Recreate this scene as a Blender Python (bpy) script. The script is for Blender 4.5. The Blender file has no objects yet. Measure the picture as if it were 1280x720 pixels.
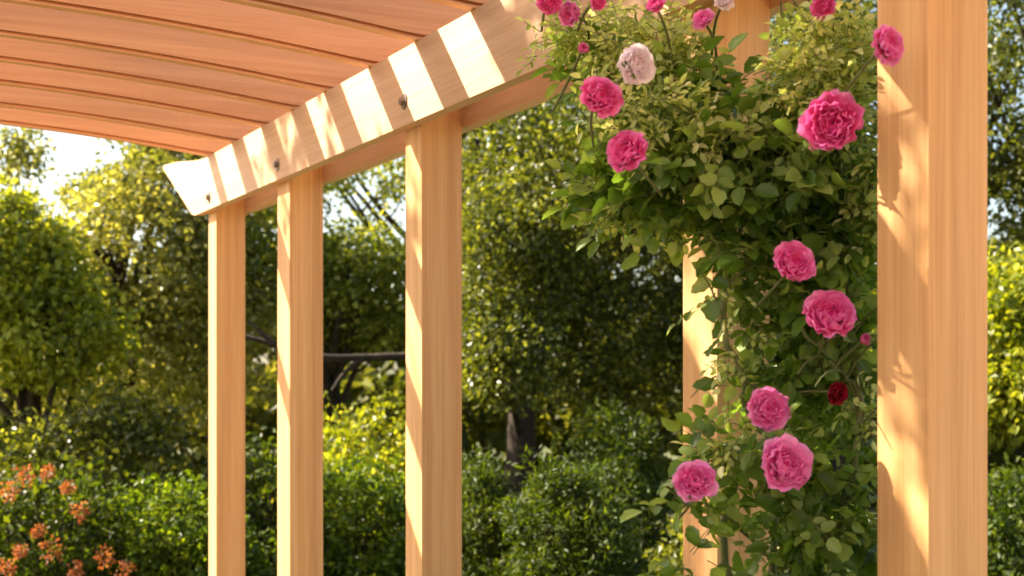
import bpy, bmesh, math, random
import numpy as np
from mathutils import Vector

# ------------------------------------------------------------------ camera
C = bpy.context.scene.collection
TH = math.atan(908/1814)                 # beam direction (+Y) seen left of the view axis
F = np.array([math.sin(TH), math.cos(TH), 0.0])
R = np.array([math.cos(TH), -math.sin(TH), 0.0])
EYE = 1.5
cam_d = bpy.data.cameras.new('camera')
cam = bpy.data.objects.new('camera', cam_d); C.objects.link(cam)
cam.location = (0, 0, EYE); cam.rotation_euler = (math.radians(90), 0, -TH)
cam_d.sensor_width = 36; cam_d.lens = 36*1814/1280; cam_d.shift_y = 0.1
cam_d.clip_start = 0.05; cam_d.clip_end = 2000
cam_d.dof.use_dof = True; cam_d.dof.focus_distance = 3.9; cam_d.dof.aperture_fstop = 4.2
bpy.context.scene.camera = cam

# ------------------------------------------------------------------ light
sun_vec = Vector((-0.86, 0.84, 1.0)).normalized()      # towards the sun
elev = math.asin(sun_vec.z); az = math.atan2(sun_vec.x, sun_vec.y)
w = bpy.data.worlds.new('World'); bpy.context.scene.world = w; w.use_nodes = True
nt = w.node_tree; bg = nt.nodes['Background']
sky = nt.nodes.new('ShaderNodeTexSky'); sky.sky_type = 'NISHITA'; sky.sun_disc = False
sky.sun_elevation = elev; sky.sun_rotation = az; sky.dust_density = 2.5; sky.air_density = 1.0; sky.ozone_density = 0.6
nt.links.new(sky.outputs[0], bg.inputs[0]); bg.inputs[1].default_value = 0.07
sd = bpy.data.lights.new('sun', 'SUN'); sd.energy = 4.2; sd.angle = math.radians(0.5); sd.color = (1.0, 0.91, 0.77)
so = bpy.data.objects.new('sun', sd); C.objects.link(so)
so.rotation_euler = sun_vec.to_track_quat('Z', 'Y').to_euler(); so.location = (-5, 5, 8)
sc = bpy.context.scene
sc.view_settings.view_transform = 'Standard'; sc.view_settings.look = 'None'
sc.view_settings.exposure = 2.25; sc.view_settings.gamma = 1.0
sc.view_settings.use_white_balance = True; sc.view_settings.white_balance_temperature = 7100
sc.cycles.use_denoising = True
sc.cycles.max_bounces = 8; sc.cycles.transmission_bounces = 4; sc.cycles.diffuse_bounces = 4
sc.cycles.sample_clamp_indirect = 6

rng = np.random.default_rng(7)
random.seed(7)

def P(x, y, Z):
    """photo pixel (1280 wide) at depth Z metres -> world point"""
    p = R*((x-640)/1814*Z) + F*Z
    return np.array([p[0], p[1], EYE+(488-y)/1814*Z])

# ------------------------------------------------------------------ materials
def new_mat(name):
    m = bpy.data.materials.new(name); m.use_nodes = True
    t = m.node_tree; b = t.nodes['Principled BSDF']
    return m, t, b

def ramp(t, stops):
    r = t.nodes.new('ShaderNodeValToRGB')
    e = r.color_ramp.elements
    e[0].position = stops[0][0]; e[0].color = (*stops[0][1], 1)
    e[1].position = stops[-1][0]; e[1].color = (*stops[-1][1], 1)
    for p, c in stops[1:-1]:
        n = e.new(p); n.color = (*c, 1)
    return r

def wood(name, axis, light=(0.77, 0.46, 0.205), dark=(0.62, 0.325, 0.125)):
    m, t, b = new_mat(name)
    N, L = t.nodes.new, t.links.new
    tc = N('ShaderNodeTexCoord'); mp = N('ShaderNodeMapping')
    s = [1, 1, 1]; s['XYZ'.index(axis)] = 0.02
    mp.inputs['Scale'].default_value = s
    oi = N('ShaderNodeObjectInfo'); mul = N('ShaderNodeMath'); mul.operation = 'MULTIPLY'; mul.inputs[1].default_value = 37.0
    L(oi.outputs['Random'], mul.inputs[0]); add = N('ShaderNodeVectorMath'); add.operation = 'ADD'
    L(mp.outputs[0], add.inputs[0]); L(mul.outputs[0], add.inputs[1]); L(tc.outputs['Object'], mp.inputs[0])
    n1 = N('ShaderNodeTexNoise'); n1.inputs['Scale'].default_value = 34; n1.inputs['Detail'].default_value = 4; n1.inputs['Distortion'].default_value = 0.1
    n2 = N('ShaderNodeTexNoise'); n2.inputs['Scale'].default_value = 170; n2.inputs['Detail'].default_value = 3
    n3 = N('ShaderNodeTexNoise'); n3.inputs['Scale'].default_value = 7; n3.inputs['Detail'].default_value = 2
    for n in (n1, n2, n3): L(add.outputs[0], n.inputs['Vector'])
    r1 = ramp(t, [(0.30, dark), (0.5, tuple(0.5*(a+c) for a, c in zip(light, dark))), (0.66, light)])
    L(n1.outputs[0], r1.inputs[0])
    r2 = ramp(t, [(0.35, (0.80, 0.76, 0.70)), (0.6, (1, 1, 1))]); L(n2.outputs[0], r2.inputs[0])
    mx = N('ShaderNodeMix'); mx.data_type = 'RGBA'; mx.blend_type = 'MULTIPLY'; mx.inputs[0].default_value = 0.55
    L(r1.outputs[0], mx.inputs[6]); L(r2.outputs[0], mx.inputs[7])
    r3 = ramp(t, [(0.3, (0.86, 0.80, 0.74)), (0.65, (1.06, 1.04, 1.0))]); L(n3.outputs[0], r3.inputs[0])
    mx2 = N('ShaderNodeMix'); mx2.data_type = 'RGBA'; mx2.blend_type = 'MULTIPLY'; mx2.inputs[0].default_value = 0.8
    L(mx.outputs[2], mx2.inputs[6]); L(r3.outputs[0], mx2.inputs[7])
    hs = N('ShaderNodeHueSaturation'); L(mx2.outputs[2], hs.inputs['Color'])
    mr = N('ShaderNodeMapRange'); mr.inputs[3].default_value = 0.92; mr.inputs[4].default_value = 1.06
    L(oi.outputs['Random'], mr.inputs[0]); L(mr.outputs[0], hs.inputs['Value'])
    L(hs.outputs[0], b.inputs['Base Color'])
    b.inputs['Roughness'].default_value = 0.6
    bp = N('ShaderNodeBump'); bp.inputs['Strength'].default_value = 0.12; bp.inputs['Distance'].default_value = 0.003
    L(n2.outputs[0], bp.inputs['Height']); L(bp.outputs[0], b.inputs['Normal'])
    return m

wood_z = wood('cedar_upright', 'Z')
wood_y = wood('cedar_beam', 'Y', (0.72, 0.49, 0.33), (0.66, 0.42, 0.26))
wood_x = wood('cedar_rafter', 'X', (0.74, 0.42, 0.225), (0.65, 0.34, 0.17))

def leaf_mat(name, stops, trans=0.45, rough=0.5, noise=None, spec=0.35):
    """stops: colours along the per-leaf random value; noise: bigger patches of younger and older leaves"""
    m, t, b = new_mat(name)
    N, L = t.nodes.new, t.links.new
    at = N('ShaderNodeAttribute'); at.attribute_name = 'rnd'
    r = ramp(t, stops); L(at.outputs['Fac'], r.inputs[0])
    col = r.outputs[0]
    if noise:
        tc = N('ShaderNodeTexCoord'); n = N('ShaderNodeTexNoise'); n.inputs['Scale'].default_value = noise[0]; n.inputs['Detail'].default_value = 3
        L(tc.outputs['Object'], n.inputs['Vector'])
        r2 = ramp(t, [(0.38, (0, 0, 0)), (0.62, (1, 1, 1))]); L(n.outputs[0], r2.inputs[0])
        mx = N('ShaderNodeMix'); mx.data_type = 'RGBA'; mx.blend_type = 'MULTIPLY'
        L(r2.outputs[0], mx.inputs[0]); L(col, mx.inputs[6]); mx.inputs[7].default_value = (*noise[1], 1)
        col = mx.outputs[2]
    L(col, b.inputs['Base Color']); b.inputs['Roughness'].default_value = rough
    b.inputs['Specular IOR Level'].default_value = spec
    tr = N('ShaderNodeBsdfTranslucent')
    g = N('ShaderNodeMix'); g.data_type = 'RGBA'; g.blend_type = 'MULTIPLY'; g.inputs[0].default_value = 1
    L(col, g.inputs[6]); g.inputs[7].default_value = (1.5, 1.35, 0.6, 1); L(g.outputs[2], tr.inputs[0])
    ms = N('ShaderNodeMixShader'); ms.inputs[0].default_value = trans
    L(b.outputs[0], ms.inputs[1]); L(tr.outputs[0], ms.inputs[2])
    L(ms.outputs[0], t.nodes['Material Output'].inputs['Surface'])
    return m

def bark_mat(name, c1, c2):
    m, t, b = new_mat(name)
    N, L = t.nodes.new, t.links.new
    tc = N('ShaderNodeTexCoord'); mp = N('ShaderNodeMapping'); mp.inputs['Scale'].default_value = (1, 1, 0.25)
    n = N('ShaderNodeTexNoise'); n.inputs['Scale'].default_value = 18; n.inputs['Detail'].default_value = 6
    L(tc.outputs['Object'], mp.inputs[0]); L(mp.outputs[0], n.inputs['Vector'])
    r = ramp(t, [(0.35, c1), (0.65, c2)]); L(n.outputs[0], r.inputs[0]); L(r.outputs[0], b.inputs['Base Color'])
    b.inputs['Roughness'].default_value = 0.9
    bp = N('ShaderNodeBump'); bp.inputs['Strength'].default_value = 0.6; bp.inputs['Distance'].default_value = 0.02
    L(n.outputs[0], bp.inputs['Height']); L(bp.outputs[0], b.inputs['Normal'])
    return m

def plain(name, col, rough=0.7, metal=0.0):
    m, t, b = new_mat(name)
    N, L = t.nodes.new, t.links.new
    tc = N('ShaderNodeTexCoord'); n = N('ShaderNodeTexNoise'); n.inputs['Scale'].default_value = 40; n.inputs['Detail'].default_value = 4
    L(tc.outputs['Object'], n.inputs['Vector'])
    r = ramp(t, [(0.3, tuple(c*0.75 for c in col)), (0.7, tuple(min(1, c*1.2) for c in col))])
    L(n.outputs[0], r.inputs[0]); L(r.outputs[0], b.inputs['Base Color'])
    b.inputs['Roughness'].default_value = rough; b.inputs['Metallic'].default_value = metal
    return m

bark = bark_mat('bark', (0.015, 0.009, 0.005), (0.045, 0.028, 0.015))
cane_green = plain('rose_cane', (0.13, 0.15, 0.05), 0.5)
steel = plain('weathered_steel', (0.22, 0.18, 0.15), 0.45, 0.8)

# ------------------------------------------------------------------ helpers
def tag(o, label=None, cat=None, group=None, kind=None):
    if label: o['label'] = label
    if cat: o['category'] = cat
    if group: o['group'] = group
    if kind: o['kind'] = kind
    return o

def empty(name, loc):
    o = bpy.data.objects.new(name, None); C.objects.link(o); o.location = loc; o.empty_display_size = 0.2
    return o

def link(name, me, mats, parent=None, loc=None):
    o = bpy.data.objects.new(name, me); C.objects.link(o)
    for m in (mats if isinstance(mats, (list, tuple)) else [mats]): me.materials.append(m)
    if parent is not None: o.parent = parent
    if loc is not None: o.location = loc
    return o

def np_mesh(name, V, polys_idx, nper, rnd=None, mat_idx=None, smooth=True):
    """V (n,3), polys_idx flat loop indices, nper vertices per polygon (int)"""
    me = bpy.data.meshes.new(name)
    nf = len(polys_idx)//nper
    me.vertices.add(len(V)); me.vertices.foreach_set('co', np.ascontiguousarray(V, dtype=np.float32).ravel())
    me.loops.add(len(polys_idx)); me.loops.foreach_set('vertex_index', np.asarray(polys_idx, dtype=np.int32))
    me.polygons.add(nf)
    me.polygons.foreach_set('loop_start', np.arange(0, nf*nper, nper, dtype=np.int32))
    if mat_idx is not None: me.polygons.foreach_set('material_index', np.asarray(mat_idx, dtype=np.int32))
    me.polygons.foreach_set('use_smooth', np.full(nf, smooth))
    me.update(calc_edges=True)
    if rnd is not None:
        a = me.attributes.new('rnd', 'FLOAT', 'POINT'); a.data.foreach_set('value', np.asarray(rnd, dtype=np.float32))
    return me

def norm(v): return v/np.maximum(np.linalg.norm(v, axis=-1, keepdims=True), 1e-9)

# leaf templates: X along the leaf (0..1), Y across, Z normal; quads
def leaf_simple():
    v = np.array([[0,0,0],[0.45,0.34,0.10],[1,0,-0.06],[0.45,-0.34,0.10]], float)
    return v, np.array([0,1,2,3])           # one folded quad
def leaf_two():
    v = np.array([[0,0,0],[0.5,0,-0.03],[1,0,-0.12],[0.35,0.30,0.09],[0.8,0.17,0.02],[0.35,-0.30,0.09],[0.8,-0.17,0.02]], float)
    return v, np.array([0,1,4,3, 1,2,4,4, 0,5,6,1, 1,6,2,2])
def leaf_fine(n=6, width=0.30, teeth=0.035):
    """rose leaflet: serrated oval, raised edges, drooping tip"""
    vs, q = [], []
    for i in range(n+1):
        x = i/n
        wd = width*math.sin(math.pi*min(1, x**0.85))**0.75 if 0 < x < 1 else 0.004
        wd += (teeth if i % 2 else -teeth*0.4) if 0 < i < n else 0
        z = -0.16*x*x
        for s, zz in ((-1, 0.30), (-0.5, 0.10), (0, 0), (0.5, 0.10), (1, 0.30)):
            vs.append((x, s*wd, z+zz*wd*abs(s)*1.2+0.012*math.sin(i*2.3+s*4)))
    for i in range(n):
        for j in range(4):
            a = i*5+j; q += [a, a+1, a+6, a+5]
    return np.array(vs), np.array(q)

def scatter(tmpl, pos, xdir, zdir, size, rnd, wscale=None):
    """instances a leaf template: returns V, flat index, per-vertex rnd"""
    tv, tf = tmpl
    x = norm(xdir); z = norm(zdir-(zdir*x).sum(1, keepdims=True)*x); y = np.cross(z, x)
    ws = np.ones(len(pos)) if wscale is None else wscale
    V = (pos[:, None, :] + size[:, None, None]*(tv[None, :, 0:1]*x[:, None, :] + (tv[None, :, 1:2]*ws[:, None, None])*y[:, None, :] + tv[None, :, 2:3]*z[:, None, :]))
    n = len(pos); nv = len(tv)
    I = (tf[None, :] + (np.arange(n)*nv)[:, None]).ravel()
    return V.reshape(-1, 3), I, np.repeat(rnd, nv)

def rand_dir(n): return norm(rng.normal(size=(n, 3)))

def tube_arrays(paths, sides=7):
    """paths: list of (points (k,3), radii (k)) -> V, quads"""
    VV, QQ, base = [], [], 0
    for pts, rad in paths:
        pts = np.asarray(pts, float); k = len(pts)
        d = norm(np.gradient(pts, axis=0))
        ref = np.array([0.31, 0.17, 0.93]) if abs(d[0][2]) < 0.8 else np.array([1.0, 0.1, 0])
        a = norm(np.cross(d, ref)); b = np.cross(d, a)
        ang = np.linspace(0, 2*math.pi, sides, endpoint=False)
        ring = pts[:, None, :] + np.asarray(rad)[:, None, None]*(np.cos(ang)[None, :, None]*a[:, None, :]+np.sin(ang)[None, :, None]*b[:, None, :])
        VV.append(ring.reshape(-1, 3))
        for i in range(k-1):
            for j in range(sides):
                j2 = (j+1) % sides
                QQ += [base+i*sides+j, base+i*sides+j2, base+(i+1)*sides+j2, base+(i+1)*sides+j]
        base += k*sides
    return np.concatenate(VV), np.array(QQ)

def bez(a, b, bulge, n=8):
    a, b, bulge = map(lambda v: np.asarray(v, float), (a, b, bulge))
    t = np.linspace(0, 1, n)[:, None]
    return (1-t)*a + t*b + 4*t*(1-t)*bulge

def smooth_path(pts, n=6):
    """Catmull-Rom through pts"""
    p = np.asarray(pts, float); p = np.vstack([2*p[0]-p[1], p, 2*p[-1]-p[-2]]); out = []
    for i in range(1, len(p)-2):
        for t in np.linspace(0, 1, n, endpoint=False):
            out.append(0.5*((2*p[i])+(-p[i-1]+p[i+1])*t+(2*p[i-1]-5*p[i]+4*p[i+1]-p[i+2])*t*t+(-p[i-1]+3*p[i]-3*p[i+1]+p[i+2])*t**3))
    out.append(p[-2]); return np.array(out)

def box_bm(bm, x0, x1, y0, y1, z0, z1):
    vs = [bm.verts.new(v) for v in ((x0,y0,z0),(x1,y0,z0),(x1,y1,z0),(x0,y1,z0),(x0,y0,z1),(x1,y0,z1),(x1,y1,z1),(x0,y1,z1))]
    for f in ((0,3,2,1),(4,5,6,7),(0,1,5,4),(1,2,6,5),(2,3,7,6),(3,0,4,7)): bm.faces.new([vs[i] for i in f])

def bm_obj(name, bm, mat, parent=None, loc=None, bevel=0.0, segs=2):
    if bevel: bmesh.ops.bevel(bm, geom=[e for e in bm.edges if e.calc_length() > bevel*4 and e.is_manifold and e.calc_face_angle(0) > 0.4],
                              offset=bevel, segments=segs, affect='EDGES', profile=0.6)
    bmesh.ops.recalc_face_normals(bm, faces=bm.faces)
    me = bpy.data.meshes.new(name); bm.to_mesh(me); bm.free()
    return link(name, me, mat, parent, loc)

def prism(name, prof, axis, a0, a1, mat, parent, bevel=0.004, loc=None):
    """prof: 2-D outline; extruded along axis 'X' (prof in YZ) or 'Y' (prof in XZ)"""
    bm = bmesh.new()
    def v(p, a): return (a, p[0], p[1]) if axis == 'X' else (p[0], a, p[1])
    A = [bm.verts.new(v(p, a0)) for p in prof]; B = [bm.verts.new(v(p, a1)) for p in prof]
    n = len(prof); bm.faces.new(A); bm.faces.new(B[::-1])
    for i in range(n): bm.faces.new((A[i], B[i], B[(i+1) % n], A[(i+1) % n]))
    return bm_obj(name, bm, mat, parent, loc, bevel)

# ------------------------------------------------------------------ ground
def ground_mat():
    m, t, b = new_mat('lawn'); N, L = t.nodes.new, t.links.new
    tc = N('ShaderNodeTexCoord'); n = N('ShaderNodeTexNoise'); n.inputs['Scale'].default_value = 1.3; n.inputs['Detail'].default_value = 8
    n2 = N('ShaderNodeTexNoise'); n2.inputs['Scale'].default_value = 60; n2.inputs['Detail'].default_value = 4
    L(tc.outputs['Object'], n.inputs['Vector']); L(tc.outputs['Object'], n2.inputs['Vector'])
    mx = N('ShaderNodeMath'); mx.operation = 'ADD'; L(n.outputs[0], mx.inputs[0]); L(n2.outputs[0], mx.inputs[1])
    r = ramp(t, [(0.7, (0.035, 0.05, 0.012)), (1.0, (0.08, 0.11, 0.025)), (1.3, (0.14, 0.15, 0.05))]); 
    mr = N('ShaderNodeMapRange'); mr.inputs[1].default_value = 0.6; mr.inputs[2].default_value = 1.4; L(mx.outputs[0], mr.inputs[0])
    r.color_ramp.elements[0].position = 0.1; r.color_ramp.elements[1].position = 0.5; r.color_ramp.elements[2].position = 0.9
    L(mr.outputs[0], r.inputs[0]); L(r.outputs[0], b.inputs['Base Color']); b.inputs['Roughness'].default_value = 0.95
    bp = N('ShaderNodeBump'); bp.inputs['Distance'].default_value = 0.04; L(n2.outputs[0], bp.inputs['Height']); L(bp.outputs[0], b.inputs['Normal'])
    return m
bm = bmesh.new(); bmesh.ops.create_grid(bm, x_segments=2, y_segments=2, size=400)
g = bm_obj('ground', bm, ground_mat()); tag(g, kind='structure')

def paving_mat(name, C1, C2):
    m, t, b = new_mat(name); N, L = t.nodes.new, t.links.new
    tc = N('ShaderNodeTexCoord'); br = N('ShaderNodeTexBrick')
    br.inputs['Scale'].default_value = 1.0; br.inputs['Brick Width'].default_value = 0.6; br.inputs['Row Height'].default_value = 0.4
    br.inputs['Mortar Size'].default_value = 0.006; br.inputs['Color1'].default_value = C1; br.inputs['Color2'].default_value = C2
    br.inputs['Mortar'].default_value = (0.3, 0.24, 0.17, 1)
    L(tc.outputs['Object'], br.inputs['Vector'])
    n = N('ShaderNodeTexNoise'); n.inputs['Scale'].default_value = 9; n.inputs['Detail'].default_value = 8; L(tc.outputs['Object'], n.inputs['Vector'])
    r = ramp(t, [(0.3, (0.8, 0.78, 0.75)), (0.7, (1, 1, 1))]); L(n.outputs[0], r.inputs[0])
    mx = N('ShaderNodeMix'); mx.data_type = 'RGBA'; mx.blend_type = 'MULTIPLY'; mx.inputs[0].default_value = 1
    L(br.outputs[0], mx.inputs[6]); L(r.outputs[0], mx.inputs[7]); L(mx.outputs[2], b.inputs['Base Color']); b.inputs['Roughness'].default_value = 0.85
    return m
def sheet(name, x0, x1, y0, y1, z, mat):
    bm = bmesh.new(); bm.faces.new([bm.verts.new(v) for v in ((x0,y0,z),(x1,y0,z),(x1,y1,z),(x0,y1,z))])
    tag(bm_obj(name, bm, mat), kind='structure')
sheet('low_bounce_path', -1.7, 1.7, 0.6, 8.4, 0.004, paving_mat('brown_paving', (0.22, 0.16, 0.10, 1), (0.19, 0.13, 0.085, 1)))  # ground sheet out of view, kept dark to limit bounce on inner faces
sheet('bounce_terrace', -0.6, 8.5, -9, 0.6, 0.004, paving_mat('pale_bounce_paving', (0.66, 0.52, 0.36, 1), (0.60, 0.46, 0.31, 1)))  # pale sheet out of view, added to bounce sunlight onto the near faces

# ------------------------------------------------------------------ pergola
DB = 1.87                      # inner face of the inner beam
BT, PS, POW = 0.045, 0.142, 0.150
HB, HT = EYE+0.895, EYE+1.157  # beam underside and top
DP = DB+BT                     # inner face of the posts
DO = DP+POW                    # inner face of the outer board
def t_at(x, D):                # distance along the beam of photo column x on plane X = D
    Z = 1814*D/(math.cos(TH)*(x+268)); return (Z-D*math.sin(TH))/math.cos(TH)

pergola = empty('pergola', (0, 4.0, 0))
tag(pergola, 'cedar pergola with arched rafters on a twin beam and square posts', 'pergola')
OFF = np.array([0, -4.0, 0])
post_t = [t_at(270, DP), t_at(362, DP), t_at(527, DP), t_at(896, DP), t_at(1160, DP), 0.75, -0.9]   # near faces
def mesh_post(ps, pw):
    bm = bmesh.new(); box_bm(bm, 0, pw, 0, ps, -0.0, HT-0.012)
    return bm
for i, t in enumerate(post_t):
    ps = [PS, PS+0.03, PS, PS, PS, PS, PS][i]; pw = POW-0.002
    bm = mesh_post(ps, pw)
    o = bm_obj('post', bm, wood_z, pergola, (DP+0.001, t-4.0, 0.0), 0.006)
    bm = bmesh.new(); box_bm(bm, 0, 0.145, 0, ps, 0, HT-0.012)
    if i in (0, 1, 2, 3, 5, 6): bm_obj('post', bm, wood_z, pergola, (-DP-0.146, t-4.0, 0.0), 0.006)
    else: bm.free()

# beams (inner and outer board), tail cut and kicked up at the far end
tail = lambda: [(-2.2, HB), (7.36, HB), (7.42, HB+0.012), (7.80, EYE+1.10), (8.06, EYE+1.232), (8.03, EYE+1.245), (7.72, EYE+1.219), (7.33, EYE+1.170), (7.15, HT), (-2.2, HT)]
def beam(x0, x1):
    prof = [(p[0]-4.0, p[1]) for p in tail()]
    return prism('beam', prof, 'X', x0, x1, wood_y, pergola, 0.003)
inner = beam(DB, DB+BT); beam(DO, DO+BT)
beam(-DB-BT, -DB); beam(-DO-BT, -DO)

def bolt(px, py):
    Z = 1814*DB/(math.cos(TH)*(px+268)); p = P(px, py, Z)
    bm = bmesh.new()
    bmesh.ops.create_cone(bm, cap_ends=True, segments=24, radius1=0.028, radius2=0.026, depth=0.004)
    for v in bm.verts: v.co.z += 0.002
    r = bmesh.ops.create_cone(bm, cap_ends=True, segments=6, radius1=0.015, radius2=0.0135, depth=0.013)
    for v in r['verts']: v.co.z += 0.0105
    o = bm_obj('bolt', bm, steel, inner)
    o.rotation_euler = (0, math.radians(-90), 0); o.location = (DB, p[1]-4.0, p[2])
for a in ((261.5, 247), (347, 206), (505.5, 127)): bolt(*a)

# arched rafters
RISE = 0.096

raf_t = [t_at(262, DB)-0.441*k+d for k, d in enumerate([0, .01, -.02, 0, .03, -.01, .0, .0, .01, 0, -.01, 0, .01, 0, 0, 0, 0, 0])]
for k, t in enumerate(raf_t):
    dep = 0.165 if k else 0.10
    th = 0.042
    us = np.linspace(-2.25, 2.25, 61)
    low = [max(HT+0.002, HT+RISE*(1-abs(u/DB)**2.4)) if abs(u) > 1.6 else HT+RISE*(1-abs(u/DB)**2.4) for u in us]
    top = [HT+RISE*(1-abs(u/DB)**2.4)+dep for u in us]
    prof = [(u, z) for u, z in zip(us, low)] + [(u, z) for u, z in zip(us[::-1], top[::-1])]
    bm = bmesh.new(); n = len(us)
    # section seen end-on: groove added above the underside to make a dark shade line
    h = th/2
    sect = [(-h, 0, 0), (-h, 0, 0.006), (-h+0.020, 0, 0.006), (-h+0.020, 0, 0.017), (-h, 0, 0.017), (-h, 1, 0), (h, 1, 0), (h, 0, 0)]
    rings = [[bm.verts.new((us[i], yy, (top[i] if w_ else low[i])+dz)) for yy, w_, dz in sect] for i in range(n)]
    m_ = len(sect)
    for i in range(n-1):
        for j in range(m_): bm.faces.new((rings[i][j], rings[i][(j+1) % m_], rings[i+1][(j+1) % m_], rings[i+1][j]))
    bm.faces.new(rings[0]); bm.faces.new(rings[-1][::-1])
    o = bm_obj('rafter', bm, wood_x, pergola, (0, t-4.0+th/2, 0), 0.0)

# ------------------------------------------------------------------ trees and shrubs
M = {}
def greens(name, a, b, c, **k):
    a, b, c = [(v[0]*1.45, v[1]*1.42, v[2]*0.95) for v in (a, b, c)]
    M[name] = leaf_mat(name, [(0.0, a), (0.55, b), (1.0, c)], **k); return M[name]
greens('olive_leaf', (0.10, 0.115, 0.035), (0.19, 0.20, 0.07), (0.42, 0.40, 0.20), noise=(0.9, (0.65, 0.7, 0.6)), rough=0.35, spec=0.6, trans=0.5)
greens('yellow_leaf', (0.105, 0.135, 0.016), (0.20, 0.235, 0.028), (0.39, 0.39, 0.08), noise=(1.5, (0.7, 0.75, 0.6)), rough=0.4, spec=0.5, trans=0.5)
greens('mid_leaf', (0.065, 0.09, 0.015), (0.15, 0.18, 0.03), (0.32, 0.32, 0.09), noise=(1.2, (0.6, 0.7, 0.6)), rough=0.38, spec=0.5, trans=0.5)
greens('dark_leaf', (0.035, 0.048, 0.008), (0.078, 0.098, 0.014), (0.25, 0.27, 0.075), noise=(0.9, (0.55, 0.6, 0.55)), rough=0.38, spec=0.5, trans=0.5)
greens('deep_green_leaf', (0.022, 0.040, 0.006), (0.046, 0.074, 0.009), (0.10, 0.13, 0.016), noise=(2.0, (0.6, 0.7, 0.6)), rough=0.5)
greens('fresh_leaf', (0.032, 0.062, 0.008), (0.075, 0.12, 0.012), (0.17, 0.22, 0.024), noise=(2.0, (0.6, 0.7, 0.6)), rough=0.45)
greens('wood_leaf', (0.04, 0.05, 0.012), (0.09, 0.10, 0.02), (0.20, 0.20, 0.06), noise=(0.3, (0.6, 0.7, 0.6)))
bloom_orange = leaf_mat('orange_bloom', [(0, (0.24, 0.06, 0.025)), (0.6, (0.38, 0.12, 0.05)), (1, (0.46, 0.24, 0.09))], trans=0.35)

def crown_points(blobs, origin):
    """blobs: list of (centre, radii, clumps, leaves per clump, clump radius); returns leaf positions, outward dirs, clump centres"""
    Ps, Ds, Cs = [], [], []
    for c, rad, nc, nl, cr in blobs:
        c = np.asarray(c, float)-origin; rad = np.asarray(rad, float)
        d = rand_dir(nc); rr = rng.uniform(0.25, 1.0, (nc, 1))**0.5
        cc = c + d*rr*rad
        sz = cr*rng.uniform(0.6, 1.35, (nc, 1))
        cc_l = np.repeat(cc, nl, 0); s_l = np.repeat(sz, nl, 0)
        dd = rand_dir(nc*nl); q = rng.uniform(0.15, 1.0, (nc*nl, 1))**0.6
        off = dd*q*s_l*np.array([1, 1, 0.62])
        Ps.append(cc_l+off); Ds.append(norm(dd+0.4*np.repeat(d, nl, 0))); Cs.append(cc)
    return np.concatenate(Ps), np.concatenate(Ds), np.concatenate(Cs)

def foliage(name, pos, out, size, mat, parent, tmpl, upbias=0.5, droop=0.25, z_min=None):
    n = len(pos)
    if z_min is not None:
        k = pos[:, 2] > z_min; pos = pos[k]; out = out[k]; n = len(pos)
    xd = norm(out*0.5+rand_dir(n)*0.8+np.array([0, 0, -droop]))
    zd = norm(rand_dir(n)*0.75+out*0.3+np.array([0, 0, upbias]))
    V, I, rn = scatter(tmpl, pos, xd, zd, size*rng.uniform(0.65, 1.25, n), rng.uniform(0, 1, n)**1.25, rng.uniform(0.7, 1.1, n))
    return link(name, np_mesh(name, V, I, 4, rn, smooth=False), mat, parent)

def tree(name, label, base, trunk_h, trunk_r, blobs, leaf, mat, cat='tree', group=None, limbs=16, extra=None, lean=(0, 0)):
    base = np.asarray(base, float)
    root = empty(name, base); tag(root, label, cat, group)
    pos, out, cc = crown_points(blobs, base)
    top = np.array([lean[0], lean[1], trunk_h])
    tp = bez((0, 0, -0.05), top, (rng.normal()*0.08, rng.normal()*0.08, 0), 9)
    rad = np.linspace(1.25, 0.55, 9)*trunk_r; rad[0] *= 1.35
    V, Q = tube_arrays([(tp, rad)], 12)
    link('trunk', np_mesh('trunk', V, Q, 4), bark, root)
    ks = rng.choice(len(cc), min(limbs, len(cc)), replace=False)
    paths = []
    for k in ks:
        s = tp[rng.integers(3, 9)]
        b = bez(s, cc[k], rng.normal(size=3)*0.12+np.array([0, 0, 0.1]), 8)
        paths.append((b, np.linspace(trunk_r*0.38, 0.012, 8)))
        for _ in range(2):
            j = rng.integers(3, 7); k2 = np.argsort(((cc-b[j])**2).sum(1))[rng.integers(0, 5)]
            paths.append((bez(b[j], cc[k2], rng.normal(size=3)*0.08, 6), np.linspace(trunk_r*0.14, 0.006, 6)))
    if extra: paths += [(np.asarray(p)-base, r) for p, r in extra]
    V, Q = tube_arrays(paths, 6); link('branches', np_mesh('branches', V, Q, 4), bark, root)
    foliage('crown', pos, out, leaf, mat, root, leaf_simple(), z_min=0.02)
    return root

def PB(x, y, Z, rx, ry, rz=None, nc=60, nl=70, cr=0.4):
    """blob from photo centre/half-size at depth Z (all turned into metres in the world)"""
    return (P(x, y, Z), (rx/1814*Z, (rz if rz is not None else rx/1814*Z), ry/1814*Z), nc, nl, cr)
def G(x, Z):
    p = P(x, 488, Z); return (p[0], p[1], 0.0)

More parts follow.
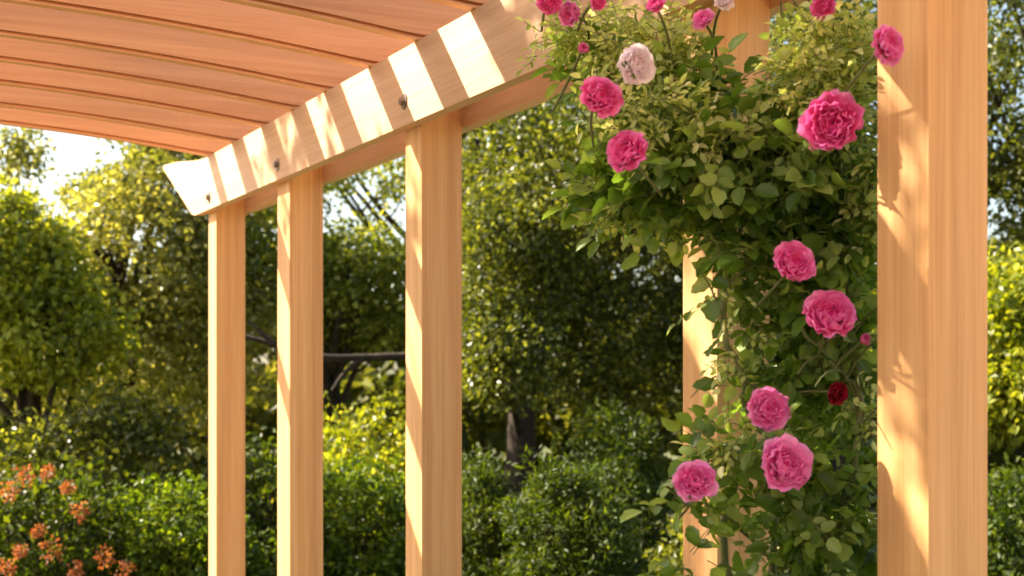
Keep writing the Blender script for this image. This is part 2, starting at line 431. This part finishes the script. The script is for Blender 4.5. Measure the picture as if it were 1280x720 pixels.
TG = 'trees behind the pergola'
tree('leafy_tree', 'tall grey-green tree at far left with sky showing through its top', G(150, 14.5), 2.6, 0.15,
     [PB(185, 320, 14.5, 150, 95, 0.9, 120, 68, 0.34), PB(0, 300, 15.5, 60, 70, 0.6, 26, 60, 0.35), PB(15, 190, 15.5, 22, 36, 0.5, 14, 60, 0.25), PB(225, 180, 14.6, 48, 42, 0.4, 42, 65, 0.26), PB(135, 245, 15, 50, 30, 0.4, 22, 60, 0.26), PB(215, 235, 14.2, 75, 55, 0.5, 40, 60, 0.32),
      PB(120, 430, 14.5, 190, 90, 0.9, 110, 75, 0.4), PB(270, 400, 14.5, 70, 130, 0.7, 60, 75, 0.36)], 0.075, M['olive_leaf'], group=TG)
tree('leafy_tree', 'yellow-green small tree at the left edge in front of the grey-green tree', G(20, 12.0), 1.6, 0.09,
     [PB(10, 330, 12.0, 75, 90, 0.6, 95, 80, 0.28), PB(60, 410, 12.0, 90, 70, 0.6, 70, 80, 0.28), PB(-110, 330, 12.0, 110, 150, 0.8, 60, 80, 0.4)], 0.075, M['yellow_leaf'], group=TG)
tree('leafy_tree', 'light green tree seen between the three left posts', G(430, 15), 2.6, 0.13,
     [PB(330, 330, 15.0, 90, 110, 0.8, 95, 75, 0.36), PB(450, 350, 15.0, 80, 80, 0.8, 95, 75, 0.34), PB(490, 215, 16, 60, 60, 0.7, 16, 60, 0.34),
      PB(350, 215, 16, 70, 70, 0.7, 50, 70, 0.36)], 0.075, M['mid_leaf'], group=TG)
Zc = 13.0
br = [(smooth_path([P(640, 470, Zc), P(590, 452, Zc-.2), P(520, 446, Zc-.4), P(455, 447, Zc-.5), P(400, 446, Zc-.6), P(345, 431, Zc-.6), P(300, 420, Zc-.6), P(270, 424, Zc-.6)], 5), np.linspace(0.05, 0.015, 36)),
      (smooth_path([P(455, 447, Zc-.5), P(440, 458, Zc-.55), P(428, 470, Zc-.6), P(415, 488, Zc-.6)], 4), np.linspace(0.035, 0.012, 13)),
      (smooth_path([P(345, 431, Zc-.6), P(325, 415, Zc-.6), P(310, 400, Zc-.6)], 4), np.linspace(0.025, 0.008, 9))]
tree('shade_tree', 'big dark tree right of the third post with one long bare low branch', G(640, Zc), 2.9, 0.13,
     [PB(700, 250, Zc, 130, 140, 1.3, 190, 120, 0.40), PB(640, 120, Zc+1, 130, 120, 1.2, 90, 110, 0.42), PB(760, 420, Zc+.6, 120, 90, 0.9, 120, 120, 0.38),
      PB(590, 330, Zc+1.0, 50, 120, 0.8, 60, 75, 0.36), PB(635, 340, Zc-.9, 75, 130, 0.4, 100, 90, 0.32), PB(640, 450, Zc-1.3, 60, 50, .3, 50, 80, .28), PB(820, 150, Zc+.8, 90, 160, 1.0, 80, 110, 0.4)], 0.057, M['dark_leaf'], group=TG, extra=br, limbs=22)
tree('leafy_tree', 'pale speckled tree high behind the third post and the beam', G(545, 17.5), 3.4, 0.13,
     [PB(590, 220, 17.5, 110, 110, 1.0, 75, 75, 0.42), PB(430, 170, 17.5, 60, 60, 0.8, 20, 60, 0.42)], 0.08, M['olive_leaf'], group=TG)
tree('leafy_tree', 'dark tree behind the climbing rose, left of the large near post', G(1020, 13.5), 2.4, 0.16,
     [PB(1010, 90, 13.5, 110, 130, 1.0, 120, 80, 0.40), PB(980, 330, 13.5, 130, 130, 0.9, 150, 80, 0.38), PB(900, 430, 14, 90, 90, 0.8, 70, 80, 0.36)], 0.072, M['dark_leaf'], group=TG)
tree('leafy_tree', 'dark small-leaved tree at the right edge beside the large near post', G(1420, 12.5), 2.2, 0.14,
     [PB(1270, 130, 12.5, 110, 170, 1.0, 130, 80, 0.36), PB(1400, 200, 13, 140, 200, 1.0, 90, 80, 0.4)], 0.07, M['dark_leaf'], group=TG)
tree('leafy_tree', 'yellow-green tree low at the right edge beside the large near post', G(1330, 11.6), 1.5, 0.08,
     [PB(1275, 440, 11.4, 75, 110, 0.6, 140, 80, 0.28), PB(1150, 400, 15, 90, 90, 0.8, 60, 80, 0.36)], 0.075, M['yellow_leaf'], group=TG)

tree('leafy_tree', 'loose tree beyond the left edge whose dappled shade falls on the near posts', (-3.6, 7.2, 0), 4.6, 0.13,
     [((-1.45, 5.3, 5.5), (0.65, 0.42, 0.75), 40, 50, 0.20), ((-2.7, 6.5, 6.6), (1.0, 0.9, 0.7), 30, 50, 0.3), ((-1.1, 6.3, 5.9), (0.3, 0.5, 0.12), 15, 45, 0.16), ((-1.2, 8.2, 6.0), (0.3, 1.0, 0.14), 13, 45, 0.16)], 0.075, M['mid_leaf'], group=TG)

# unseen leafy screen on the left, added to block sky light and bounce
hr = empty('unseen_shade_hedge', (-2.45, 1.8, 0)); tag(hr, 'unseen leafy screen added to keep light off the inner faces', 'unseen_shade_hedge')
n = 26000
hp = np.stack([rng.uniform(-.36, .36, n), rng.uniform(-3.0, 3.0, n), rng.uniform(0.02, 2.9, n)], 1)
foliage('foliage', hp, rand_dir(n), 0.085, M['dark_leaf'], hr, leaf_simple())
V, Q = tube_arrays([(bez((0, y_, 0), (rng.normal()*.1, y_, 2.4), (0, .1, 0), 6), np.linspace(.05, .015, 6)) for y_ in np.arange(-2.8, 3.0, 0.6)], 6)
link('trunks', np_mesh('trunks', V, Q, 4), bark, hr)

def shrub(name, label, x, Z, ytop, half, leaf, mat, nc, nl, cr, group=None, depth=None, cat='shrub', tmpl=None, up=0.5, blooms=None):
    """dome of leaf clumps on stems that reaches the ground"""
    base = np.array(G(x, Z)); top = EYE+(488-ytop)/1814*Z; hw = half/1814*Z; dp = depth or hw
    root = empty(name, base); tag(root, label, cat, group)
    d = rand_dir(nc); d[:, 2] = np.abs(d[:, 2])*0.9+0.02; d = norm(d)
    th = rng.uniform(0.75, 1.0, (nc, 1)); lo = rng.uniform(0, 1, nc) < 0.35
    cc = d*th*np.array([hw, dp, top-cr*0.45])
    cc[lo, 2] *= rng.uniform(0.2, 0.8, lo.sum())
    sz = cr*rng.uniform(0.65, 1.3, (nc, 1)); n = nc*nl
    dd = rand_dir(n); q = rng.uniform(0.1, 1, (n, 1))**0.6
    pos = np.repeat(cc, nl, 0)+dd*q*np.repeat(sz, nl, 0)*np.array([1, 1, 0.75]); out = norm(dd+np.repeat(d, nl, 0)*0.6)
    foliage('foliage', pos, out, leaf, mat, root, tmpl or leaf_simple(), upbias=up, droop=0.0, z_min=0.01)
    paths = []
    for k in rng.choice(nc, min(nc, 26), replace=False):
        paths.append((bez((rng.normal()*0.08, rng.normal()*0.08, 0), cc[k], (0, 0, 0.15), 6), np.linspace(0.016, 0.004, 6)))
    V, Q = tube_arrays(paths, 5); link('stems', np_mesh('stems', V, Q, 4), bark, root)
    if blooms:
        for bx, by, br_, bz in blooms:
            c = P(bx, by, bz)-base; r = br_/1814*bz*0.95; n = 90
            dd = rand_dir(n); pos = c+dd*rng.uniform(0.2, 1, (n, 1))*r*np.array([1, 1, 1.15])
            V, I, rn = scatter(leaf_two(), pos, norm(dd+rand_dir(n)*0.5), norm(rand_dir(n)+np.array([0, 0, .4])), rng.uniform(0.015, 0.028, n), rng.uniform(0, 1, n), np.full(n, 1.2))
            link('bloom_cluster', np_mesh('bloom_cluster', V, I, 4, rn, smooth=False), bloom_orange, root)
    return root

SG = 'shrubs along the far edge of the garden'
needle = (np.array([[0,0,0],[0.5,0.16,0.04],[1,0,0],[0.5,-0.16,0.04]], float), np.array([0,1,2,3]))
shrub('azalea_shrub', 'lower left shrub carrying clusters of orange flowers', 60, 9.6, 565, 125, 0.060, M['deep_green_leaf'], 90, 90, 0.24, SG, 0.6,
      blooms=[(100, 640, 13, 9.0), (25, 688, 9, 8.95), (65, 688, 16, 8.95), (130, 696, 14, 8.95), (155, 716, 15, 8.95), (30, 595, 14, 9.1), (48, 664, 9, 9.0), (12, 615, 12, 9.1), (85, 610, 8, 9.1), (8, 710, 12, 8.95), (95, 712, 10, 8.9), (60, 590, 9, 9.2)])
shrub('leafy_shrub', 'fresh green shrub in the lower left beside the first post', 215, 9.9, 580, 105, 0.062, M['fresh_leaf'], 95, 90, 0.22, SG, 0.6)
shrub('leafy_shrub', 'dark green shrub behind the orange-flowered one', 110, 11.2, 480, 170, 0.065, M['dark_leaf'], 150, 90, 0.30, SG, 0.8)
shrub('leafy_shrub', 'dark shrub filling the narrow gap between the first two posts', 330, 10.8, 520, 65, 0.06, M['deep_green_leaf'], 80, 90, 0.26, SG, 0.6)
shrub('leafy_shrub', 'bright yellow-green shrub between the second and third posts', 455, 12.6, 470, 115, 0.068, M['yellow_leaf'], 120, 90, 0.30, SG, 0.7)
shrub('leafy_shrub', 'green shrub in front of the bright yellow-green one', 450, 11.0, 555, 90, 0.062, M['fresh_leaf'], 90, 90, 0.24, SG, 0.6)
shrub('conifer_shrub', 'fine-textured rounded conifer shrub just right of the third post', 590, 9.6, 560, 55, 0.055, M['deep_green_leaf'], 110, 150, 0.15, SG, 0.4, tmpl=needle, up=0.8)
shrub('conifer_shrub', 'widest rounded conifer shrub, right of centre under the dark tree', 700, 9.2, 560, 92, 0.055, M['deep_green_leaf'], 230, 150, 0.15, SG, 0.6, tmpl=needle, up=0.8)
shrub('conifer_shrub', 'taller conifer shrub behind the two rounded ones', 765, 11.2, 500, 85, 0.06, M['deep_green_leaf'], 170, 130, 0.2, SG, 0.6, tmpl=needle, up=0.8)
shrub('leafy_shrub', 'dark shrub low behind the climbing rose', 960, 10.2, 560, 150, 0.06, M['dark_leaf'], 130, 90, 0.26, SG, 0.6)
shrub('leafy_shrub', 'dark green shrub in the lower right corner beyond the large post', 1285, 9.8, 570, 115, 0.06, M['deep_green_leaf'], 110, 90, 0.26, SG, 0.6)

# far-off belt of woodland closing the garden
n = 52000
a = rng.uniform(-0.75, 0.75, n); Zr = rng.uniform(20, 24, n)
hmax = 3.6+1.2*np.sin(a*9+1)+0.9*np.sin(a*23)+0.5*np.sin(a*51+2)
zz = rng.uniform(0, 1, n)**1.2*hmax
pos = np.stack([R[0]*a*Zr+F[0]*Zr, R[1]*a*Zr+F[1]*Zr, zz], 1)
k2 = 16000      # low undergrowth in front of the belt
a2 = rng.uniform(-.75, .75, k2); Z2 = rng.uniform(18.2, 20, k2)
pos = np.concatenate([pos, np.stack([R[0]*a2*Z2+F[0]*Z2, R[1]*a2*Z2+F[1]*Z2, rng.uniform(0, 1.9, k2)], 1)]); n = n+k2
cl = np.round(pos/1.3)*1.3; pos = cl+(pos-cl)*0.8
o = foliage('distant_woodland', pos, rand_dir(n), 0.26, M['wood_leaf'], None, leaf_simple())
tag(o, 'dark belt of distant trees closing the garden behind everything', 'woodland', kind='stuff')

# ------------------------------------------------------------------ climbing rose
rose_leaf = leaf_mat('rose_leaf', [(0, (0.070, 0.150, 0.022)), (0.5, (0.17, 0.30, 0.05)), (1, (0.38, 0.50, 0.17))], trans=0.5, rough=0.38, noise=(6, (0.75, 0.8, 0.7)), spec=0.5)
sunlit_young_leaf = leaf_mat('sunlit_young_rose_leaf', [(0, (0.36, 0.48, 0.16)), (0.5, (0.60, 0.68, 0.32)), (1, (0.86, 0.86, 0.58))], trans=0.58, rough=0.45, noise=(9, (0.6, 0.7, 0.5)))  # sunlit look put into the pale leaf colour
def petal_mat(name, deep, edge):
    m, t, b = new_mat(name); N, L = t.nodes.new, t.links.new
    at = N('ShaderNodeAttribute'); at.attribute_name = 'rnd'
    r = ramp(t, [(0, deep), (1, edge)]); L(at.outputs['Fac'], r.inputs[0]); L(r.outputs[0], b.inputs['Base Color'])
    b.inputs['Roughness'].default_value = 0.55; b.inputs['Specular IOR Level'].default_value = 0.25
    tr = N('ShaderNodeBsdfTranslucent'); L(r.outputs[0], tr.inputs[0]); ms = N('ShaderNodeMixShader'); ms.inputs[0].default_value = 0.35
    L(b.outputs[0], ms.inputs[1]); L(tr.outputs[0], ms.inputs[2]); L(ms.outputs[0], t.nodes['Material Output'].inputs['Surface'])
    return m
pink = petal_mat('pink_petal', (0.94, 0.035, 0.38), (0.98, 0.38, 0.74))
blush = petal_mat('blush_petal', (0.95, 0.78, 0.86), (0.95, 0.92, 0.97))
crimson = petal_mat('crimson_petal', (0.25, 0.004, 0.015), (0.50, 0.02, 0.07))
lilac_pink = petal_mat('lilac_pink_petal', (0.94, 0.07, 0.45), (0.98, 0.50, 0.82))

rose_root = empty('climbing_rose', (1.72, 2.35, 0.0)); RO = np.array([1.72, 2.35, 0.0])
tag(rose_root, 'climbing rose with large pink blooms covering the post and beam at right', 'climbing rose')

def rose_leaves(blobs, small, seed):
    r_ = np.random.default_rng(seed); PP, XX, ZZ, SS = [], [], [], []
    stalks = []
    for x, y, Z, rx, ry, rz, n in blobs:
        n = n if small else int(n*0.8)
        c = P(x, y, Z)-RO
        d = norm(r_.normal(size=(n, 3))); q = r_.uniform(0, 1, (n, 1))**(1/2.2)
        loc = d*q
        p = c + R*loc[:, 0:1]*(rx/1814*Z) + F*loc[:, 1:2]*rz + np.array([0, 0, 1])*loc[:, 2:3]*(ry/1814*Z)
        for i in range(n):
            out = R*d[i, 0]-F*abs(r_.normal())*0.4+np.array([0, 0, 1])*d[i, 2]*0.4
            rd = norm(out+r_.normal(size=3)*0.6+np.array([0, 0, -0.35])); up = norm(np.array([-0.35, -0.15, 0.75])+r_.normal(size=3)*0.55)
            side = norm(np.cross(up, rd)); L = (r_.uniform(0.016, 0.028) if small else r_.uniform(0.028, 0.056))
            pairs = 2
            stem_l = L*(pairs*0.75+0.4)
            for k in range(pairs):
                b = p[i]+rd*(0.45+0.75*k)*L
                for s in (-1, 1):
                    PP.append(b); XX.append(norm(rd*0.45+s*side+r_.normal(size=3)*0.12)); ZZ.append(norm(up+r_.normal(size=3)*0.25)); SS.append(L*r_.uniform(0.75, 1.0))
            PP.append(p[i]+rd*stem_l); XX.append(rd); ZZ.append(up); SS.append(L*1.1)
            stalks.append((np.array([p[i], p[i]+rd*stem_l*0.5, p[i]+rd*stem_l]), np.array([0.0012, 0.001, 0.0007])))
    return np.array(PP), np.array(XX), np.array(ZZ), np.array(SS), stalks

big = [ # x, y, Z, rx, ry, rz(m), count
 (775, 95, 3.35, 60, 60, .10, 60), (830, 150, 3.2, 75, 75, .12, 120), (800, 235, 3.2, 60, 45, .10, 60), (890, 215, 3.1, 90, 80, .13, 170),
 (975, 215, 3.1, 85, 85, .13, 170), (1040, 245, 3.05, 50, 95, .10, 110), (985, 310, 3.1, 75, 75, .12, 110), (860, 125, 3.25, 45, 35, .1, 45),
 (1030, 380, 3.1, 60, 110, .12, 150), (1010, 480, 3.15, 60, 80, .12, 110), (905, 300, 3.1, 50, 35, .08, 16), (905, 385, 3.1, 38, 50, .07, 9),
 (960, 480, 3.05, 34, 50, .07, 16), (940, 570, 3.0, 50, 40, .08, 34), (1040, 570, 3.05, 55, 60, .09, 50), (1010, 640, 3.0, 68, 50, .10, 62),
 (1060, 690, 3.0, 50, 60, .1, 50), (965, 700, 3.0, 38, 50, .1, 22), (850, 620, 2.95, 30, 30, .05, 10), (900, 560, 3.0, 40, 30, .06, 12), (985, 800, 3.0, 90, 90, .12, 70), (985, 1000, 3.0, 90, 130, .12, 80),
 (860, 695, 3.0, 26, 30, .05, 8), (770, 240, 3.25, 45, 25, .06, 18)]
PP, XX, ZZ, SS, st = rose_leaves(big, False, 3)
V, I, rn = scatter(leaf_fine(), PP, XX, ZZ, SS, rng.uniform(0, 1, len(PP)), rng.uniform(0.9, 1.25, len(PP)))
link('leaves', np_mesh('leaves', V, I, 4, rn), rose_leaf, rose_root)
small = [
 (740, 40, 3.3, 65, 42, .10, 130), (810, 60, 3.2, 70, 50, .12, 190), (790, 130, 3.05, 70, 40, .06, 70), (840, 75, 3.2, 45, 40, .08, 60), (690, 60, 3.45, 36, 25, .04, 14), (850, 160, 3.02, 85, 50, .06, 110),
 (1015, 90, 3.0, 58, 65, .12, 230), (1050, 65, 3.0, 45, 55, .10, 130), (980, 140, 3.05, 45, 45, .08, 60), (1060, 140, 3.0, 40, 60, .08, 80),
 (1082, 245, 2.98, 14, 80, .04, 40), (925, 560, 2.98, 45, 36, .05, 34), (915, 430, 3.0, 36, 110, .05, 22), (1070, 470, 3.0, 22, 80, .05, 16), (800, 270, 3.15, 80, 30, .06, 18)]
PP, XX, ZZ, SS, st2 = rose_leaves(small, True, 5)
V, I, rn = scatter(leaf_fine(4, 0.28, 0.02), PP, XX, ZZ, SS, rng.uniform(0, 1, len(PP)), rng.uniform(0.8, 1.1, len(PP)))
link('sunlit_young_leaves', np_mesh('sunlit_young_leaves', V, I, 4, rn), sunlit_young_leaf, rose_root)['label'] = 'new growth in pale yellow-green that imitates sunlit leaves'
V, Q = tube_arrays(st+st2, 4); link('leaf_stalks', np_mesh('leaf_stalks', V, Q, 4), cane_green, rose_root)

flowers = [ # x, y, radius px, Z, material, label, squash
 (753, 120, 27, 2.88, pink, None), (798, 80, 25, 2.86, blush, 'pale blush white bloom'), (782, 187, 28, 2.84, pink, None),
 (1040, 153, 37, 2.85, pink, None), (993, 328, 27, 2.88, pink, None), (1038, 393, 33, 2.88, pink, None),
 (1047, 492, 15, 2.95, crimson, 'small dark crimson bloom'), (961, 511, 27, 2.88, lilac_pink, None), (983, 580, 34, 2.82, lilac_pink, None),
 (869, 600, 27, 2.80, lilac_pink, None), (1112, 54, 25, 2.70, lilac_pink, None), (1029, 8, 16, 2.95, pink, None),
 (878, 22, 14, 3.05, lilac_pink, None), (712, 18, 15, 3.1, lilac_pink, None), (688, 2, 16, 3.1, pink, None), (905, 0, 13, 3.0, blush, 'pale pink bloom'),
 (818, 4, 12, 3.0, pink, None), (748, 2, 11, 3.05, pink, None),
 (728, 62, 7, 3.1, pink, 'closed pink bud'), (1080, 425, 7, 2.9, pink, 'closed pink bud')]
def petal_grid(w_, l_, cup, n=5, ruffle=0.10, seed=0):
    r_ = np.random.default_rng(seed); u = np.linspace(-1, 1, n); v = np.linspace(0, 1, n)
    ph = r_.uniform(0, 6.28); pts = []
    for vv in v:
        half = w_*(0.25+0.75*math.sin(min(vv*1.25, 1)*math.pi/2))*(1 if vv < .75 else 1-0.35*((vv-.75)/.25)**2)
        for uu in u:
            x = uu*half; h = vv*l_*(1-0.10*uu*uu*vv)
            z = cup*(math.sin(vv*math.pi*0.75)*0.45) + 0.22*cup*(1-uu*uu) + ruffle*l_*vv*vv*math.sin(uu*4.2+ph)
            pts.append((x, z, h, vv))
    return np.array(pts)
def rose_flower(x, y, rpx, Z, mat, label, seed):
    r_ = np.random.default_rng(seed+100); rad = rpx/1814*Z; c = P(x, y, Z)
    face = norm(-F + R*r_.uniform(-0.75, 0.5) + np.array([0, 0, r_.uniform(-0.3, 0.65)]))     # direction the bloom opens
    a = norm(np.cross(face, np.array([0, 0, 1.0]))); b = np.cross(face, a)
    VV, RR, QQ, base = [], [], [], 0; n = 6; openness = r_.uniform(0.72, 1.12) if rpx > 10 else 0.2
    layers = [(7, 1.02, 1.25, 0.02), (8, 0.96, 0.98, 0.0), (9, 0.84, 0.74, 0.05), (9, 0.70, 0.52, 0.10), (8, 0.54, 0.32, 0.14), (7, 0.38, 0.14, 0.16), (5, 0.24, 0.04, 0.17), (4, 0.17, -0.25, 0.20)]
    for li, (k, size, tilt, lift) in enumerate(layers):
        for i in range(k):
            ang = 2*math.pi*(i+0.5*(li % 2)+r_.uniform(-.2, .2))/k
            L = rad*size*r_.uniform(0.86, 1.10); wd = rad*size*math.sin(math.pi/k)*r_.uniform(1.1, 1.5)
            g_ = petal_grid(wd, L, rad*0.42*(1 if li else 0.6), n, r_.uniform(0.10, 0.18), r_.integers(1e6))
            tl = tilt*openness+r_.uniform(-.2, .2)                 # 0 = along face, pi/2 = flat open
            ra = np.array([math.cos(ang), math.sin(ang)]); 
            radial = a*ra[0]+b*ra[1]; tang = -a*ra[1]+b*ra[0]
            up = face*math.cos(tl)+radial*math.sin(tl); outn = radial*math.cos(tl)-face*math.sin(tl)
            root = face*(lift*rad-0.35*rad)+radial*rad*0.06*(7-li)/2.5
            # petals cup around the centre
            w3 = root + g_[:, 0:1]*tang + g_[:, 1:2]*outn*1.0 + g_[:, 2:3]*up
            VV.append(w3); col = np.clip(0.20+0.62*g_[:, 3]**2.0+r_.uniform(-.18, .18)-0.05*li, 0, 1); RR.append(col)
            for p in range(n-1):
                for q in range(n-1):
                    s = base+p*n+q; QQ += [s, s+1, s+n+1, s+n]
            base += n*n
    V = np.concatenate(VV)
    # fit the spread to the wanted radius
    s = 0.93*rad/np.percentile(np.linalg.norm(V-(V@face)[:, None]*face, axis=1), 96); V *= s
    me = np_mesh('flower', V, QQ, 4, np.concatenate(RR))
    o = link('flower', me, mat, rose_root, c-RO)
    if label: o['label'] = label
    # sepals and stem behind the bloom
    k = 5; an = np.arange(k)*2*math.pi/k; rd = a*np.cos(an)[:, None]+b*np.sin(an)[:, None]
    Vs, Is, rs = scatter(leaf_fine(4, 0.22, 0.01), np.repeat((-face*0.30*rad)[None], k, 0), rd+face*0.15, np.repeat(face[None], k, 0), np.full(k, rad*0.9), rng.uniform(0.3, .9, k))
    sp = link('sepals', np_mesh('sepals', Vs, Is, 4, rs), rose_leaf, o)
    back = smooth_path([-face*0.28*rad, -face*0.07-np.array([0, 0, 0.012]), -face*0.13+F*0.05-np.array([0, 0, 0.04])+R*r_.uniform(-.03, .03)], 5)
    Vt, Qt = tube_arrays([(back, np.linspace(0.0035, 0.003, len(back)))], 6); link('flower_stem', np_mesh('flower_stem', Vt, Qt, 4), cane_green, o)
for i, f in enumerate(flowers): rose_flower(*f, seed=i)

# canes: rooted at the near side of the fourth post, fanning to the beam and the gap
canes = [
 [P(985, 1480, 3.05), P(985, 1000, 3.05), P(965, 700, 3.1), P(990, 520, 3.12), P(1010, 380, 3.12), P(985, 240, 3.15), P(905, 160, 3.2), P(800, 90, 3.35), P(700, 50, 3.45)],
 [P(1000, 1480, 3.05), P(1010, 1000, 3.0), P(1040, 700, 3.0), P(1075, 520, 3.0), P(1060, 400, 3.02), P(1050, 220, 3.05), P(1030, 80, 3.05), P(1010, 10, 3.1)],
 [P(970, 1480, 3.05), P(950, 900, 3.1), P(905, 680, 3.08), P(935, 520, 3.05), P(905, 400, 3.05), P(925, 300, 3.08), P(960, 180, 3.1), P(980, 60, 3.1)],
 [P(1050, 330, 3.05), P(1000, 400, 3.0), P(1045, 455, 2.98), P(1075, 500, 3.0), P(1070, 580, 3.0)],
 [P(985, 240, 3.15), P(900, 220, 3.1), P(820, 240, 3.1), P(725, 262, 3.15)],
 [P(965, 700, 3.1), P(900, 640, 3.0), P(860, 625, 2.95), P(826, 606, 2.9)]]
paths = []
for i, c in enumerate(canes):
    p = smooth_path([q-RO for q in c], 7); r0 = 0.011 if i < 3 else 0.005
    p += rng.normal(size=p.shape)*0.003
    if i < 3: p[:, 2] = np.maximum(p[:, 2], 0)
    paths.append((p, np.linspace(r0, 0.003, len(p))))
for _ in range(60):   # side shoots
    p = paths[rng.integers(0, 4)][0]; j = rng.integers(8, len(p)-1); d = norm(R*rng.normal()*1.0-F*abs(rng.normal())*0.3+np.array([0, 0, rng.normal()*0.6+0.2]))
    L = rng.uniform(0.06, 0.18); q = bez(p[j], p[j]+d*L, np.array([0, 0, 0.02]), 6); paths.append((q, np.linspace(0.0028, 0.0012, 6)))
V, Q = tube_arrays(paths, 7); link('canes', np_mesh('canes', V, Q, 4), cane_green, rose_root)
